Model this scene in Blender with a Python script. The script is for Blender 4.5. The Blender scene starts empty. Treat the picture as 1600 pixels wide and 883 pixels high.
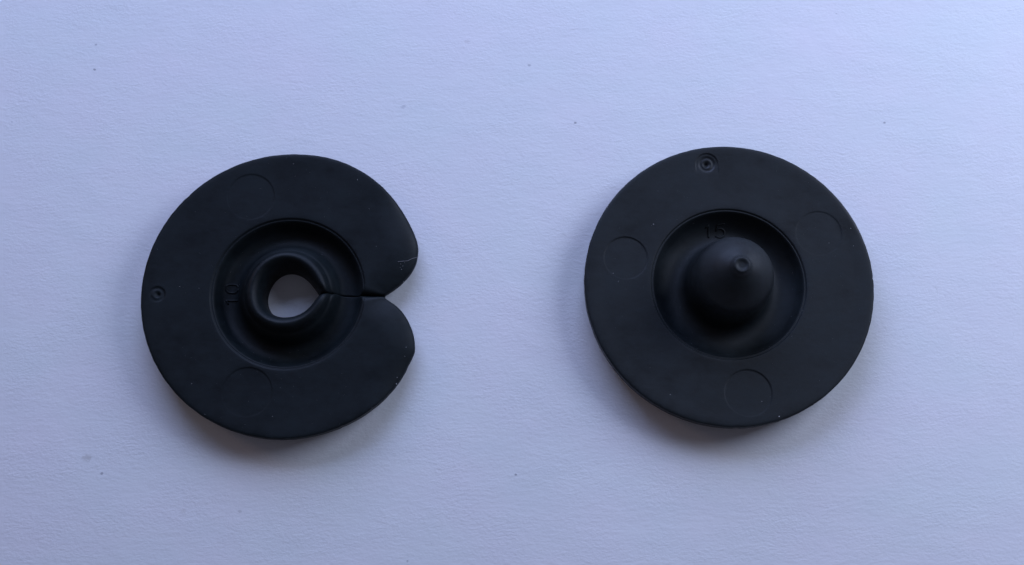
import bpy, math, random
import numpy as np
from mathutils import Vector, Matrix

random.seed(7)
rng = np.random.default_rng(7)
S = bpy.context.scene
COL = S.collection
P = 0.0001                      # one unit of the layout below is 0.1 mm

# ------------------------------------------------------------------ camera
TILT = math.radians(14.0)
DIST = 0.190
cam_d = bpy.data.cameras.new('camera')
cam = bpy.data.objects.new('camera', cam_d)
COL.objects.link(cam)
cam.location = (0, -DIST*math.sin(TILT), DIST*math.cos(TILT))
cam.rotation_euler = (TILT, 0, 0)
cam_d.sensor_width = 36
cam_d.lens = 36*DIST/0.160
cam_d.clip_start = 0.005
cam_d.clip_end = 20
S.camera = cam

# ------------------------------------------------------------------ light
W = bpy.data.worlds.new('World')
S.world = W
W.use_nodes = True
bg = W.node_tree.nodes['Background']
bg.inputs['Color'].default_value = (0.78, 0.77, 1.0, 1)
bg.inputs['Strength'].default_value = 0.09


def area(name, loc, target, sx, sy, power, color):
    d = bpy.data.lights.new(name, 'AREA')
    d.shape = 'RECTANGLE'
    d.size, d.size_y = sx, sy
    d.energy = power
    d.color = color
    o = bpy.data.objects.new(name, d)
    COL.objects.link(o)
    o.location = loc
    o.rotation_euler = (Vector(target)-Vector(loc)).to_track_quat('-Z', 'Y').to_euler()
    return o


area('window_light', (-0.06, 0.31, 0.185), (0.0, 0.0, 0), 0.34, 0.24, 1.46, (0.455, 0.575, 1.0))
area('side_window_light', (0.235, 0.125, 0.150), (0.03, 0.0, 0), 0.16, 0.16, 0.60, (0.63, 0.725, 1.0))
area('room_lamp', (-0.45, 0.22, 0.22), (-0.02, 0.0, 0), 0.10, 0.10, 0.10, (1.0, 0.62, 0.38))

S.view_settings.view_transform = 'Standard'
S.view_settings.look = 'None'
S.view_settings.exposure = 0
S.view_settings.gamma = 1
S.view_settings.use_curve_mapping = False


def at(px, py, z=0.0):
    """Layout helper: place on the plane z (in 0.1 mm) seen at a photo point; returns 0.1 mm units."""
    d = Vector(((px-800)*P, -(py-441.5)*P, -DIST))
    d = Matrix.Rotation(TILT, 3, 'X') @ d
    t = (z*P-cam.location.z)/d.z
    q = cam.location+d*t
    return q.x/P, q.y/P


# ------------------------------------------------------------------ materials
def nd(nt, t, **kw):
    n = nt.nodes.new(t)
    for k, v in kw.items():
        setattr(n, k, v)
    return n


def math_node(nt, op, a, b=None, c=None, clamp=False):
    n = nd(nt, 'ShaderNodeMath', operation=op, use_clamp=clamp)
    for i, v in enumerate((a, b, c)):
        if v is None:
            continue
        if isinstance(v, (int, float)):
            n.inputs[i].default_value = v
        else:
            nt.links.new(v, n.inputs[i])
    return n.outputs[0]


def noise(nt, vec, scale, detail=3, rough=0.55):
    n = nd(nt, 'ShaderNodeTexNoise')
    nt.links.new(vec, n.inputs['Vector'])
    n.inputs['Scale'].default_value = scale
    n.inputs['Detail'].default_value = detail
    n.inputs['Roughness'].default_value = rough
    return n.outputs['Fac']


def mapping(nt, vec, scale=(1, 1, 1), rot=0.0):
    m = nd(nt, 'ShaderNodeMapping')
    nt.links.new(vec, m.inputs['Vector'])
    m.inputs['Scale'].default_value = scale
    m.inputs['Rotation'].default_value = (0, 0, rot)
    return m.outputs[0]


def black_plastic(spec):
    m = bpy.data.materials.new('black_plastic')
    m.use_nodes = True
    nt = m.node_tree
    b = nt.nodes['Principled BSDF']
    co = nd(nt, 'ShaderNodeTexCoord').outputs['Object']
    big = noise(nt, co, 150, 5, 0.65)
    fine = noise(nt, co, 7000, 2)
    mid = noise(nt, mapping(nt, co, (1, 1.6, 1), 0.5), 900, 4)
    flow = noise(nt, mapping(nt, co, (0.35, 1, 1), 0.9), 420, 4, 0.6)   # faint flow marks
    q = math_node(nt, 'ADD', math_node(nt, 'MULTIPLY', big, 0.7), math_node(nt, 'MULTIPLY', flow, 0.3))
    r = nd(nt, 'ShaderNodeMapRange')
    nt.links.new(q, r.inputs[0])
    r.inputs[1].default_value, r.inputs[2].default_value = 0.34, 0.66
    r.inputs[3].default_value, r.inputs[4].default_value = 0.46, 0.68
    nt.links.new(r.outputs[0], b.inputs['Roughness'])
    # patchy film of fine dust and handling marks over the dark resin
    mix = nd(nt, 'ShaderNodeMix', data_type='RGBA')
    film = math_node(nt, 'ADD', math_node(nt, 'MULTIPLY', mid, 0.3), math_node(nt, 'ADD', math_node(nt, 'MULTIPLY', big, 0.45), math_node(nt, 'MULTIPLY', flow, 0.25)))
    nt.links.new(math_node(nt, 'MULTIPLY', math_node(nt, 'SUBTRACT', film, 0.36), 3.6, clamp=True), mix.inputs[0])
    mix.inputs[6].default_value = (0.0008, 0.0026, 0.0038, 1)
    mix.inputs[7].default_value = (0.0048, 0.0094, 0.0118, 1)
    nt.links.new(mix.outputs[2], b.inputs['Base Color'])
    b.inputs['Specular IOR Level'].default_value = spec
    h = math_node(nt, 'ADD', math_node(nt, 'MULTIPLY', fine, 0.35), math_node(nt, 'ADD', math_node(nt, 'MULTIPLY', flow, 1.6), math_node(nt, 'MULTIPLY', big, 3.0)))
    bp = nd(nt, 'ShaderNodeBump')
    bp.inputs['Strength'].default_value = 0.5
    bp.inputs['Distance'].default_value = 0.00003
    nt.links.new(h, bp.inputs['Height'])
    nt.links.new(bp.outputs[0], b.inputs['Normal'])
    return m


def paper_material():
    m = bpy.data.materials.new('white_paper')
    m.use_nodes = True
    nt = m.node_tree
    b = nt.nodes['Principled BSDF']
    co = nd(nt, 'ShaderNodeTexCoord').outputs['Object']
    # faint cloudy formation of the sheet
    cloud = noise(nt, mapping(nt, co, (1, 2.2, 1), 0.06), 130, 4)
    mix = nd(nt, 'ShaderNodeMix', data_type='RGBA')
    nt.links.new(cloud, mix.inputs[0])
    mix.inputs[6].default_value = (0.775, 0.780, 0.800, 1)
    mix.inputs[7].default_value = (0.835, 0.830, 0.835, 1)
    col = mix.outputs[2]
    tint = noise(nt, mapping(nt, co, (1, 1.4, 1), 0.3), 45, 3)
    mt = nd(nt, 'ShaderNodeMix', data_type='RGBA', blend_type='MULTIPLY')
    mt.inputs[0].default_value = 1.0
    rt = nd(nt, 'ShaderNodeMix', data_type='RGBA')
    nt.links.new(math_node(nt, 'MULTIPLY', math_node(nt, 'SUBTRACT', tint, 0.3), 2.5, clamp=True), rt.inputs[0])
    rt.inputs[6].default_value = (0.955, 0.99, 0.985, 1)
    rt.inputs[7].default_value = (1.0, 0.975, 1.0, 1)
    nt.links.new(col, mt.inputs[6])
    nt.links.new(rt.outputs[2], mt.inputs[7])
    col = mt.outputs[2]
    # scattered grey specks in the pulp
    v = nd(nt, 'ShaderNodeTexVoronoi')
    nt.links.new(mapping(nt, co, (1, 1.0, 1)), v.inputs['Vector'])
    v.inputs['Scale'].default_value = 260
    pick = nd(nt, 'ShaderNodeSeparateColor')
    nt.links.new(v.outputs['Color'], pick.inputs[0])
    size = math_node(nt, 'MULTIPLY', math_node(nt, 'SUBTRACT', pick.outputs[0], 0.62, clamp=True), 0.13)
    wob = math_node(nt, 'MULTIPLY', noise(nt, co, 5000, 1), 0.05)
    near = math_node(nt, 'SUBTRACT', size, math_node(nt, 'ADD', v.outputs['Distance'], math_node(nt, 'SUBTRACT', wob, 0.025)))
    spot = math_node(nt, 'MULTIPLY', near, 60, clamp=True)
    spot = math_node(nt, 'MULTIPLY', spot, math_node(nt, 'MULTIPLY', pick.outputs[1], 0.35))
    mx = nd(nt, 'ShaderNodeMix', data_type='RGBA')
    nt.links.new(spot, mx.inputs[0])
    nt.links.new(col, mx.inputs[6])
    mx.inputs[7].default_value = (0.16, 0.16, 0.2, 1)
    col = mx.outputs[2]
    # the few stains one can point at: (place, size, colour, amount)
    for (px, py, rad, c, amt) in STAINS:
        x, y = at(px, py)
        sub = nd(nt, 'ShaderNodeVectorMath', operation='DISTANCE')
        nt.links.new(mapping(nt, co, (1, 1.35, 1)), sub.inputs[0])
        sub.inputs[1].default_value = (x*P, y*P*1.35, 0)
        dd = math_node(nt, 'DIVIDE', sub.outputs['Value'], rad*P)
        dd = math_node(nt, 'ADD', dd, math_node(nt, 'MULTIPLY', math_node(nt, 'SUBTRACT', noise(nt, co, 2600, 3), 0.5), 1.6))
        f = math_node(nt, 'MULTIPLY', math_node(nt, 'SUBTRACT', 1.15, dd, clamp=True), amt*2.2, clamp=True)
        f = math_node(nt, 'MINIMUM', f, amt)
        mm = nd(nt, 'ShaderNodeMix', data_type='RGBA')
        nt.links.new(f, mm.inputs[0])
        nt.links.new(col, mm.inputs[6])
        mm.inputs[7].default_value = (*c, 1)
        col = mm.outputs[2]
    nt.links.new(col, b.inputs['Base Color'])
    b.inputs['Roughness'].default_value = 0.85
    b.inputs['Specular IOR Level'].default_value = 0.25
    # fibre relief, drawn out along the grain
    a1 = noise(nt, mapping(nt, co, (1, 1.5, 1), -0.35), 1700, 5, 0.62)
    a2 = noise(nt, mapping(nt, co, (0.6, 2.0, 1), 0.05), 800, 3, 0.5)
    a3 = noise(nt, co, 260, 2)
    amp = math_node(nt, 'ADD', math_node(nt, 'MULTIPLY', noise(nt, mapping(nt, co, (1, 1.7, 1), 0.4), 90, 3), 2.2), -0.25)
    a1 = math_node(nt, 'MULTIPLY', a1, amp)
    h = math_node(nt, 'ADD', math_node(nt, 'MULTIPLY', a1, 1.0), math_node(nt, 'ADD', math_node(nt, 'MULTIPLY', a2, 0.5), math_node(nt, 'MULTIPLY', a3, 0.8)))
    bp = nd(nt, 'ShaderNodeBump')
    bp.inputs['Strength'].default_value = 0.66
    bp.inputs['Distance'].default_value = 0.0001
    nt.links.new(h, bp.inputs['Height'])
    nt.links.new(bp.outputs[0], b.inputs['Normal'])
    return m


def simple(name, col, rough=0.8):
    m = bpy.data.materials.new(name)
    m.use_nodes = True
    nt = m.node_tree
    b = nt.nodes['Principled BSDF']
    co = nd(nt, 'ShaderNodeTexCoord').outputs['Object']
    n = noise(nt, co, 4000, 2)
    mix = nd(nt, 'ShaderNodeMix', data_type='RGBA')
    nt.links.new(n, mix.inputs[0])
    mix.inputs[6].default_value = (*[c*0.6 for c in col], 1)
    mix.inputs[7].default_value = (*[min(1, c*1.3) for c in col], 1)
    nt.links.new(mix.outputs[2], b.inputs['Base Color'])
    b.inputs['Roughness'].default_value = rough
    return m


STAINS = [(135.5, 716, 7.5, (0.42, 0.40, 0.38), 0.34),
          (159, 740, 2.6, (0.10, 0.10, 0.14), 0.50),
          (287, 799, 4.5, (0.50, 0.46, 0.42), 0.22),
          (375, 799, 3, (0.35, 0.34, 0.34), 0.31),
          (730, 65, 5, (0.50, 0.46, 0.46), 0.25),
          (827, 102, 3, (0.25, 0.25, 0.3), 0.43),
          (899, 192, 2.3, (0.08, 0.08, 0.1), 0.56),
          (148, 109, 2.4, (0.1, 0.1, 0.13), 0.53),
          (150, 70, 2.4, (0.2, 0.2, 0.25), 0.43),
          (630, 167, 4, (0.35, 0.36, 0.42), 0.31),
          (806, 742, 2.3, (0.1, 0.1, 0.13), 0.56),
          (1382, 192, 2.2, (0.1, 0.1, 0.13), 0.50)]
M_BLACK = black_plastic(0.38)
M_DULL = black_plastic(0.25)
M_PAPER = paper_material()
M_FLECK = simple('pale_fleck', (0.33, 0.33, 0.34))


# ------------------------------------------------------------------ setting
def mesh_object(name, verts, faces, mat, parent=None, smooth=True):
    me = bpy.data.meshes.new(name)
    me.from_pydata([tuple(v) for v in verts], [], faces)
    me.materials.append(mat)
    if smooth:
        me.polygons.foreach_set('use_smooth', [True]*len(me.polygons))
    me.update()
    o = bpy.data.objects.new(name, me)
    COL.objects.link(o)
    if parent:
        o.parent = parent
    return o


hx, hy, th = 0.30, 0.24, 0.0004
pv = [(sx*hx, sy*hy, z) for z in (0, -th) for sx, sy in ((-1, -1), (1, -1), (1, 1), (-1, 1))]
pf = [(0, 1, 2, 3), (7, 6, 5, 4), (0, 4, 5, 1), (1, 5, 6, 2), (2, 6, 7, 3), (3, 7, 4, 0)]
sheet = mesh_object('paper_surface', pv, pf, M_PAPER, smooth=False)
sheet['kind'] = 'structure'
sheet['label'] = 'white paper with a faint fibre grain under both black discs'


M_FIBRE = simple('paper_fibre', (0.80, 0.80, 0.82), 0.9)
FV, FF = [], []
for k in range(70):
    x, y = random.uniform(-950, 950), random.uniform(-560, 560)
    an = random.gauss(0.0, 0.8)
    bend = random.gauss(0, 0.10)
    n = random.randint(4, 9)
    rad = random.uniform(0.18, 0.32)
    base = len(FV)
    for i in range(n+1):
        for (o, z) in ((-rad, -0.02), (0, rad*0.7), (rad, -0.02)):
            FV.append(((x-math.sin(an)*o)*P, (y+math.cos(an)*o)*P, z*P))
        st = random.uniform(1.2, 2.2)
        an += bend+random.gauss(0, 0.12)
        x += math.cos(an)*st
        y += math.sin(an)*st
    for i in range(n):
        q = base+3*i
        FF += [(q, q+3, q+4, q+1), (q+1, q+4, q+5, q+2)]
fib = mesh_object('paper_fibres', FV, FF, M_FIBRE, sheet)
fib['kind'] = 'stuff'


# ------------------------------------------------------------------ moulded discs
def smooth_curve(pts, step):
    """Centripetal Catmull-Rom through (r, z, key) points, resampled; returns r, z and segment index."""
    p = np.array([q[:2] for q in pts], float)
    p = np.vstack([2*p[0]-p[1], p, 2*p[-1]-p[-2]])
    out, seg = [], []
    for i in range(1, len(p)-2):
        p0, p1, p2, p3 = p[i-1:i+3]
        k = lambda a, b: max(np.linalg.norm(b-a), 1e-6)**0.5
        t0 = 0; t1 = t0+k(p0, p1); t2 = t1+k(p1, p2); t3 = t2+k(p2, p3)
        n = max(2, int(round(np.linalg.norm(p2-p1)/step)))
        for t in np.linspace(t1, t2, n, endpoint=False):
            a1 = (t1-t)/(t1-t0)*p0+(t-t0)/(t1-t0)*p1
            a2 = (t2-t)/(t2-t1)*p1+(t-t1)/(t2-t1)*p2
            a3 = (t3-t)/(t3-t2)*p2+(t-t2)/(t3-t2)*p3
            b1 = (t2-t)/(t2-t0)*a1+(t-t0)/(t2-t0)*a2
            b2 = (t3-t)/(t3-t1)*a2+(t-t1)/(t3-t1)*a3
            out.append((t2-t)/(t2-t1)*b1+(t-t1)/(t2-t1)*b2)
            seg.append(i-1)
    out.append(p[-2]); seg.append(len(pts)-2)
    o = np.array(out)
    o[:, 0] = np.maximum(o[:, 0], 0)
    return o[:, 0], o[:, 1], np.array(seg)


def sstep(a, b, x):
    t = np.clip((x-a)/(b-a), 0, 1)
    return t*t*(3-2*t)


def submesh(name, V, F, mat, parent):
    used, inv = np.unique(F, return_inverse=True)
    F2 = inv.reshape(F.shape)
    me = bpy.data.meshes.new(name)
    me.vertices.add(len(used))
    me.vertices.foreach_set('co', (V[used]*P).astype(np.float32).ravel())
    me.loops.add(F2.size)
    me.loops.foreach_set('vertex_index', F2.astype(np.int32).ravel())
    me.polygons.add(len(F2))
    me.polygons.foreach_set('loop_start', np.arange(0, F2.size, 4, dtype=np.int32))
    me.polygons.foreach_set('loop_total', np.full(len(F2), 4, dtype=np.int32))
    me.polygons.foreach_set('use_smooth', np.ones(len(F2), dtype=bool))
    me.materials.append(mat)
    me.update(calc_edges=True)
    me.validate()
    o = bpy.data.objects.new(name, me)
    COL.objects.link(o)
    o.parent = parent
    return o


def tube(name, paths, rad, zfun, parent, mat, sides=8, lift=0.0):
    """Raised moulded strokes: tubes half sunk into the surface, joined into one mesh."""
    V, F = [], []
    for path in paths:
        pts = []
        for a, b in zip(path[:-1], path[1:]):
            n = max(1, int(math.dist(a, b)/1.2))
            for k in range(n):
                pts.append((a[0]+(b[0]-a[0])*k/n, a[1]+(b[1]-a[1])*k/n))
        pts.append(path[-1])
        base = len(V)
        for i, q in enumerate(pts):
            a, b = pts[max(i-1, 0)], pts[min(i+1, len(pts)-1)]
            d = Vector((b[0]-a[0], b[1]-a[1], 0)).normalized()
            nrm = Vector((-d.y, d.x, 0))
            end = 0.45 if i in (0, len(pts)-1) else 1.0
            for s in range(sides):
                an = 2*math.pi*s/sides
                o = nrm*math.cos(an)*rad*end
                V.append(((q[0]+o.x)*P, (q[1]+o.y)*P, (zfun(q[0], q[1])+lift+math.sin(an)*rad*end)*P))
        for i in range(len(pts)-1):
            for s in range(sides):
                t = (s+1) % sides
                F.append((base+i*sides+s, base+i*sides+t, base+(i+1)*sides+t, base+(i+1)*sides+s))
        F.append(tuple(base+s for s in reversed(range(sides))))
        F.append(tuple(base+(len(pts)-1)*sides+s for s in range(sides)))
    return mesh_object(name, V, F, mat, parent)


def fleck_mesh(name, spots, zfun, parent):
    V, F = [], []
    for (x, y, sx, sy) in spots:
        b = len(V)
        z = zfun(x, y)
        n = 7
        ang = random.random()*6.28
        for k in range(n):
            a = 2*math.pi*k/n
            w = 0.75+0.5*random.random()
            u, v = math.cos(a)*sx*w, math.sin(a)*sy*w
            V.append(((x+u*math.cos(ang)-v*math.sin(ang))*P, (y+u*math.sin(ang)+v*math.cos(ang))*P, (z-0.25)*P))
        V.append((x*P, y*P, (z+0.45*min(sx, sy)+0.15)*P))
        for k in range(n):
            F.append((b+k, b+(k+1) % n, b+n))
    o = mesh_object(name, V, F, M_FLECK, parent)
    o['kind'] = 'stuff'
    return o


def build_disc(name, centre, H, pts, keys, R0, RI, n_ang, marks, gate, outline=None, extra=None, warp=None, top_last=None, step=0.9, mat=None):
    """Turned body: profile pts (r, z) from the middle over the top, round the rim and back underneath.
    keys name the part each profile segment belongs to."""
    mat = mat or M_BLACK
    root = bpy.data.objects.new(name, None)
    COL.objects.link(root)
    root.empty_display_size = 0.01
    root.location = (centre[0]*P, centre[1]*P, 0)
    r, z, seg = smooth_curve(pts, step)
    th = np.linspace(0, 2*math.pi, n_ang, endpoint=False)
    if outline is not None:                       # finer steps near the weld line
        th = th-0.42*np.sin(2*th)*0.5-0.30*np.sin(th)
    Ro = np.full(n_ang, R0, float) if outline is None else outline(th)
    rr = np.repeat(r[:, None], n_ang, 1)
    out = rr > RI
    scale = (Ro-RI)/(R0-RI)
    rr = np.where(out, RI+(rr-RI)*scale[None, :], rr)
    T = np.repeat(th[None, :], len(r), 0)
    if warp is not None:
        rr = warp(rr, T, seg)
    # the moulded edge is never quite true: flash and small nicks
    nick = sum(rng.normal()*np.cos(k*th+rng.uniform(0, 6.28)) for k in range(7, 90, 3))*0.022
    nick = nick-0.7*np.exp(-((th-rng.uniform(0, 6.28))/0.012)**2)-0.6*np.exp(-((th-rng.uniform(0, 6.28))/0.02)**2)
    rr = rr+nick[None, :]*sstep(R0-6, R0-1, np.repeat(r[:, None], n_ang, 1))
    X, Y = rr*np.cos(T), rr*np.sin(T)
    Z = np.repeat(z[:, None], n_ang, 1)+H
    top = seg < top_last
    topm = np.repeat(top[:, None], n_ang, 1)
    D = np.zeros_like(Z)
    for (mx, my, mr, dep) in marks:               # shallow round ejector marks
        d = np.hypot(X-mx, Y-my)
        tilt = 1+0.8*((X-mx)*0.5+(Y-my)*0.85)/mr
        D -= dep*np.clip(tilt, 0.2, 2)*(1-sstep(mr-1.2, mr+1.2, d))
    gx, gy, gr, gf = gate
    D += gf(X-gx, Y-gy)
    if extra is not None:
        Z, D = extra(X, Y, Z, D, seg, rr, T)
    # the rim wall follows a lowered top edge
    last = np.nonzero(top)[0][-1]
    wall = (~topm) & (Z-H > -17.5) & (rr > RI+8)
    wgt = np.clip((Z-H+17.5)/13.5, 0, 1)
    Z = np.where(topm, Z+D, np.where(wall, Z+D[last][None, :]*wgt, Z))
    V = np.stack([X, Y, Z], -1).reshape(-1, 3)
    nr = len(r)
    i, j = np.meshgrid(np.arange(nr-1), np.arange(n_ang), indexing='ij')
    j2 = (j+1) % n_ang
    F = np.stack([i*n_ang+j, (i+1)*n_ang+j, (i+1)*n_ang+j2, i*n_ang+j2], -1).reshape(-1, 4)
    part = np.array([keys[s] for s in seg[:-1]], dtype=object)
    part = np.repeat(part[:, None], n_ang, 1).reshape(-1)
    fx = X[:-1].reshape(-1); fy = Y[:-1].reshape(-1)
    ftop = np.repeat(top[:-1][:, None], n_ang, 1).reshape(-1)
    flange_f = (part == 'flange') & ftop
    label = part.copy()
    for k, (mx, my, mr, dep) in enumerate(marks):
        label[flange_f & (np.hypot(fx-mx, fy-my) < mr)] = 'mark%d' % k
    label[flange_f & (np.hypot(fx-gx, fy-gy) < gr)] = 'gate'
    made = {}
    for key in ('flange', 'dish', 'collar', 'boss'):
        if (label == key).any():
            made[key] = submesh(key, V, F[label == key], mat, root)
    for k in range(len(marks)):
        sel = label == 'mark%d' % k
        if sel.any():
            submesh('ejector_mark', V, F[sel], mat, made['flange'])
    sel = label == 'gate'
    if sel.any():
        submesh('gate_mark', V, F[sel], mat, made['flange'])
    # surface height for things laid on it
    tr, tz = rr[top], Z[top]

    def zfun(x, y):
        a = math.atan2(y, x) % (2*math.pi)
        rad = math.hypot(x, y)
        k = int(np.argmin(np.abs((th-a+math.pi) % (2*math.pi)-math.pi)))
        col_r, col_z = tr[:, k], tz[:, k]
        ii = np.argsort(col_r)
        return float(np.interp(rad, col_r[ii], col_z[ii]))
    return root, made, zfun


# ---- left: the short-shot disc, hollow collar, weld line running out to two rounded lobes
H1 = 36.0
C1 = at(449.5, 457.5, H1)


def loc1(px, py, z=None):
    x, y = at(px, py, H1 if z is None else z)
    return x-C1[0], y-C1[1]


R1 = 223.5
RI1 = 117.0
TR = [(450, 241), (475, 243), (500, 247), (530, 253.5), (546, 258), (561, 264), (585, 283), (607, 304), (625, 326), (640, 348), (650, 370), (653, 388), (651, 404), (646, 418), (637, 431), (625, 443), (612, 453), (601, 460),
      (599, 463), (602, 466.5), (612, 471.5), (622, 479), (632, 491), (640, 506), (646, 524), (648, 541), (647, 554), (641, 568), (630, 585), (614, 607), (598, 625), (580, 642), (562, 655), (545, 665), (530, 671.5), (500, 680), (475, 684)]
tl = np.array([loc1(*q, H1-12 if q[1] > 560 else H1-4) for q in TR])
ta = np.arctan2(tl[:, 1], tl[:, 0]); tr_ = np.hypot(tl[:, 0], tl[:, 1])
order = np.argsort(ta); ta, tr_ = ta[order], tr_[order]


UP = np.polyfit(ta[ta > 0.3], tr_[ta > 0.3], 3)
LOW = np.polyfit(ta[ta < -0.3], tr_[ta < -0.3], 3)


def outline1(th):
    a = (th+math.pi) % (2*math.pi)-math.pi
    f = lambda v: np.interp(v, ta, tr_)
    wide = np.where(a > 0, np.polyval(UP, a), np.polyval(LOW, a))
    res = np.mean([f(a+k) for k in np.linspace(-0.035, 0.035, 9)], 0)
    far = sstep(0.34, 0.60, np.abs(a))
    res = res*(1-far)+wide*far
    near = np.exp(-(a/0.045)**2)
    res = res*(1-near)+f(a)*near
    inside = sstep(ta[0], ta[0]+0.5, a)*(1-sstep(ta[-1]-0.5, ta[-1], a))
    return R1*(1-inside)+res*inside


aa = np.linspace(-1.1, 1.1, 700)
oo = outline1(aa)
OX, OY = oo*np.cos(aa), oo*np.sin(aa)
SEAM = np.array([loc1(*q) for q in ((440, 460, H1+8), (493, 461, H1+6), (512, 461.6, H1-6), (530, 462, H1-22), (548, 462.6, H1-22), (562, 463, H1-15), (582, 463.4, H1-14), (600, 463.6, H1-14))])


def warp1(rr, T, seg):
    a = (T+math.pi) % (2*math.pi)-math.pi
    tear = 8*np.exp(-np.abs(a)/0.24)+1.2*np.cos(3*a+1)
    w = 1-sstep(40, 76, rr)
    return rr+tear*w*(rr > 1)


def extra1(X, Y, Z, D, seg, rr, T):
    a = (T+math.pi) % (2*math.pi)-math.pi
    # rounded, under-packed lobe edges
    sel = (np.abs(a) < 1.0) & (rr > 118)
    d = np.full(X.shape, 1e3)
    xs, ys = X[sel], Y[sel]
    dd = np.full(xs.shape, 1e9)
    for k in range(0, 699, 3):
        m = min(k+3, 699)
        ex, ey = OX[m]-OX[k], OY[m]-OY[k]
        t = np.clip(((xs-OX[k])*ex+(ys-OY[k])*ey)/(ex*ex+ey*ey), 0, 1)
        np.minimum(dd, (xs-OX[k]-t*ex)**2+(ys-OY[k]-t*ey)**2, out=dd)
    d[sel] = np.sqrt(dd)
    fall = 1-sstep(0.55, 0.98, np.abs(a))
    wd, dp = 48.0, 14.5
    u = np.clip(1-d/wd, 0, 1)
    D -= dp*fall*(0.45*u**2+0.55*(1-np.sqrt(1-np.minimum(u, 0.99)**2)))
    # the weld line: two fronts that rolled together without joining
    y = Y-np.interp(X, SEAM[:, 0], SEAM[:, 1])
    ax = np.abs(y)
    out = sstep(84, 104, X)
    v = np.clip(1-ax/30.0, 0, 1)
    zv = (6-21.5*(1-np.sqrt(1-np.minimum(v, 0.99)**2)))*out+60*(1-out)
    zr = Z-H1+D
    k = 4.0
    hh = np.clip(0.5+0.5*(zr-zv)/k, 0, 1)
    D += np.where(X > 70, (zr*(1-hh)+zv*hh-k*hh*(1-hh))-zr, 0)
    col = sstep(30, 44, X)*(1-sstep(62, 76, X))
    v2 = np.clip(1-ax/16.0, 0, 1)
    D -= col*13*(1-np.sqrt(1-np.minimum(v2, 0.985)**2))
    D -= (X > 0)*sstep(35, 45, X)*1.8*np.exp(-(ax/1.1)**2)
    return Z, D


def gate1(x, y):
    d = np.hypot(x, y)
    return -1.6*(1-sstep(10, 13.5, d))*(0.55+0.45*np.cos(np.arctan2(y, x)-0.6))+0.7*np.exp(-((d-5.8)/2.2)**2)-3.2*np.exp(-(np.hypot(x-1, y+1)/2.9)**2)


prof1 = [(37, -36), (37.5, -24), (38.5, -6), (41, 5), (45.5, 15.5), (52, 20.5), (57.5, 18.5), (61.5, 12), (64.5, 5.5), (68, 1.5), (71.5, -5), (75, -14), (79, -21.5), (85, -25.5), (95, -26), (103, -22), (109, -13), (113, -5), (115.6, -2.2), (117.4, -2.4), (119.5, -0.4), (122, 0),
         (150, 0.6), (190, 2.0), (220.5, 3.4), (222.9, 2.6), (R1, 1.0), (R1, -8), (R1-0.2, -14), (R1-2, -17), (216, -18), (170, -19), (124, -20), (116, -23), (110, -33), (104, -35.9), (80, -36), (45, -36), (37, -36)]
keys1 = ['collar']*13+['dish']*8+['flange']*40
m1 = [(*loc1(392, 308), 36.5, 0.45), (*loc1(386, 613), 37.5, 0.45)]
g1 = loc1(246, 460.5)
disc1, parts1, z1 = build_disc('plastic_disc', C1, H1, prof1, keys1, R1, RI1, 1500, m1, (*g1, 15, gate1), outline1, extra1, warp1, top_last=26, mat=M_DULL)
disc1['label'] = 'short shot black plastic disc split at a weld line, with a hollow centre collar'
disc1['category'] = 'plastic disc'
disc1['group'] = 'black moulded plastic discs on the paper'

zf = H1-27


def stroke1(pl):
    return [loc1(px, py, zf) for px, py in pl]


oval = [(363+9.2*math.cos(a)*(1 if abs(math.cos(a)) < 0.8 else 1.0), 451.5+7.0*math.sin(a)) for a in np.linspace(0, 2*math.pi, 26)]
oval = [(363.3+9.8*math.copysign(abs(math.cos(a))**0.8, math.cos(a)), 451.6+6.6*math.copysign(abs(math.sin(a))**0.8, math.sin(a))) for a in np.linspace(0, 2*math.pi, 33)]
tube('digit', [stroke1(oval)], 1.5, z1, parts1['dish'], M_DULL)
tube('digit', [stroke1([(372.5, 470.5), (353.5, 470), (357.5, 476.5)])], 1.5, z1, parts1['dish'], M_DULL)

# ---- right: the whole disc with a closed pointed boss
H2 = 38.0
C2 = at(1138.8, 442.7, H2)


def loc2(px, py, z=None):
    x, y = at(px, py, H2 if z is None else z)
    return x-C2[0], y-C2[1]


R2 = 221.0
RI2 = 117.0
prof2 = [(0, 109.5), (5, 109.8), (8.5, 111), (11, 111), (13, 108.6), (16.5, 103.5), (23, 99), (33.5, 91), (45, 78), (54, 65), (59.5, 47), (62, 20), (63.5, -8), (67, -20), (73, -26), (80, -28.5), (88, -28.5), (97, -25), (105, -18.5), (110.5, -10.5), (114, -4), (116, -1.9), (117.6, -2.2), (119.5, -0.4), (122, 0),
         (150, 0.6), (190, 2.2), (218, 3.6), (220.4, 2.8), (R2, 1.2), (R2, -8), (R2-0.2, -14), (R2-2, -17), (214, -18), (170, -19), (124, -20), (116, -23), (110, -35), (104, -37.9), (80, -38), (45, -38), (0, -38)]
keys2 = ['boss']*14+['dish']*9+['flange']*40
m2 = [(*loc2(977.5, 403.5), 33.5, 0.6), (*loc2(1169, 614.5), 35.5, 0.6), (*loc2(1279, 365), 35, 0.3)]
g2 = loc2(1104, 257.5)


def gate2(x, y):
    d = np.hypot(x, y)
    horse = (1-sstep(16.5, 18.2, np.hypot(x, np.maximum(y, 0))))*sstep(-17, 3, y)
    return -1.1*horse-1.2*(1-sstep(10, 14, d))+0.9*np.exp(-((d-6.5)/2.4)**2)-3.2*np.exp(-(np.hypot(x+1, y+1)/3.0)**2)


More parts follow.
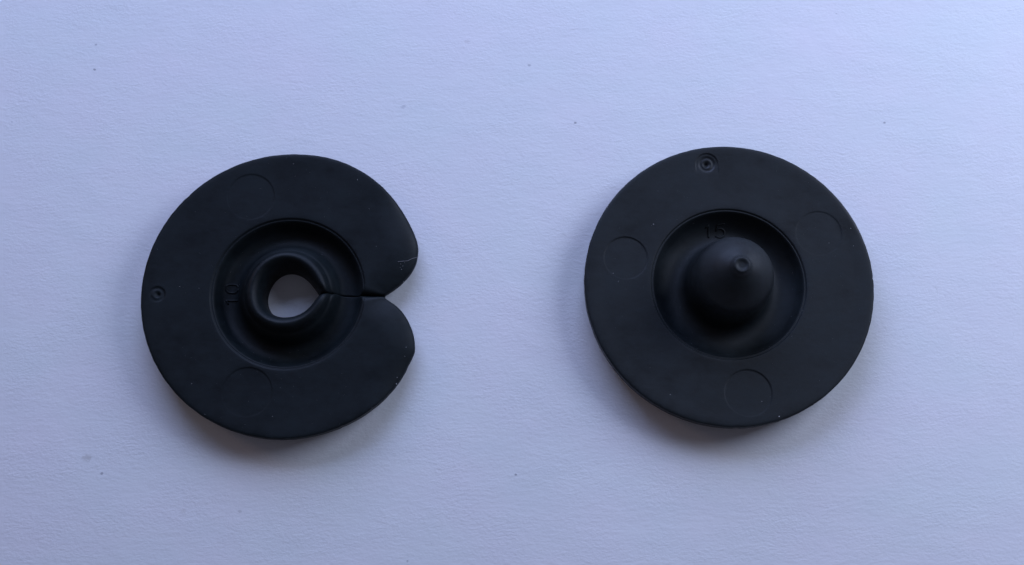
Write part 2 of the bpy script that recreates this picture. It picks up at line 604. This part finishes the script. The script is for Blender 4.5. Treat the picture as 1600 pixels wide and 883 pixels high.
disc2, parts2, z2 = build_disc('plastic_disc', C2, H2, prof2, keys2, R2, RI2, 1440, m2, (*g2, 18.5, gate2), top_last=29)
disc2['label'] = 'whole round black plastic disc with a closed pointed boss rising from its dished centre'
disc2['category'] = 'plastic disc'
disc2['group'] = 'black moulded plastic discs on the paper'
zf2 = H2-27


def stroke2(pl):
    return [loc2(px, py, zf2) for px, py in pl]


tube('digit', [stroke2([(1101.5, 357.5), (1106.3, 353.5), (1107.8, 371.5)])], 1.5, z2, parts2['dish'], M_BLACK)
bowl = [(1124.8+7.6*math.cos(a), 364.3-6.9*math.sin(a)) for a in np.linspace(math.radians(135), math.radians(-150), 20)]
tube('digit', [stroke2([(1131.5, 351), (1120.5, 352.5), (1118.8, 360.8)]+bowl)], 1.5, z2, parts2['dish'], M_BLACK)

# ---- dust, nicks and the scratch on the plastic
sp1 = [(*loc1(618.5, 598.5), 1.7, 0.9), (*loc1(620, 589), 0.8, 0.6), (*loc1(634, 542), 0.8, 0.6), (*loc1(632, 556), 0.7, 0.6), (*loc1(559, 282), 1.1, 0.7),
       (*loc1(630, 438), 1.1, 0.7), (*loc1(626, 412), 0.7, 0.6), (*loc1(629, 415), 0.7, 0.6), (*loc1(625, 417), 0.7, 0.6), (*loc1(632, 410), 0.7, 0.5), (*loc1(627, 420), 0.8, 0.6),
       (*loc1(321, 648), 0.9, 0.6), (*loc1(300, 600), 0.8, 0.6), (*loc1(426, 651), 0.8, 0.6), (*loc1(459, 257), 0.9, 0.6), (*loc1(311, 450.5), 0.8, 0.6), (*loc1(281, 448), 1.1, 0.5), (*loc1(577, 327), 0.6, 0.5), (*loc1(588, 385), 0.7, 0.5)]
for k in range(110):
    a, q = random.uniform(0.9, 5.4), random.uniform(80, 222)
    sp1.append((q*math.cos(a), q*math.sin(a), random.uniform(0.2, 0.5), random.uniform(0.2, 0.4)))
fleck_mesh('dust', sp1, z1, disc1)
sp2 = [(*loc2(1216.5, 651.5), 1.8, 1.2), (*loc2(1021, 350.5), 1.5, 1.0), (*loc2(1047, 617), 1.0, 0.7), (*loc2(1328.5, 358), 1.2, 0.7), (*loc2(1333, 385), 0.8, 0.6), (*loc2(958, 427.5), 1.1, 0.6), (*loc2(1190, 627.5), 1.6, 0.5), (*loc2(966, 440), 1.4, 0.5), (*loc2(1295, 380), 0.8, 0.6)]
for k in range(110):
    a, q = random.uniform(0, 6.28), random.uniform(70, 218)
    sp2.append((q*math.cos(a), q*math.sin(a), random.uniform(0.2, 0.5), random.uniform(0.2, 0.4)))
fleck_mesh('dust', sp2, z2, disc2)
M_SCR = simple('scuffed_plastic', (0.11, 0.11, 0.115), 0.6)
tube('scratch', [[loc1(*q) for q in ((621, 409), (628, 408), (636, 407), (644, 402.5), (651, 399.5))]], 0.5, z1, parts1['flange'], M_SCR, 6)
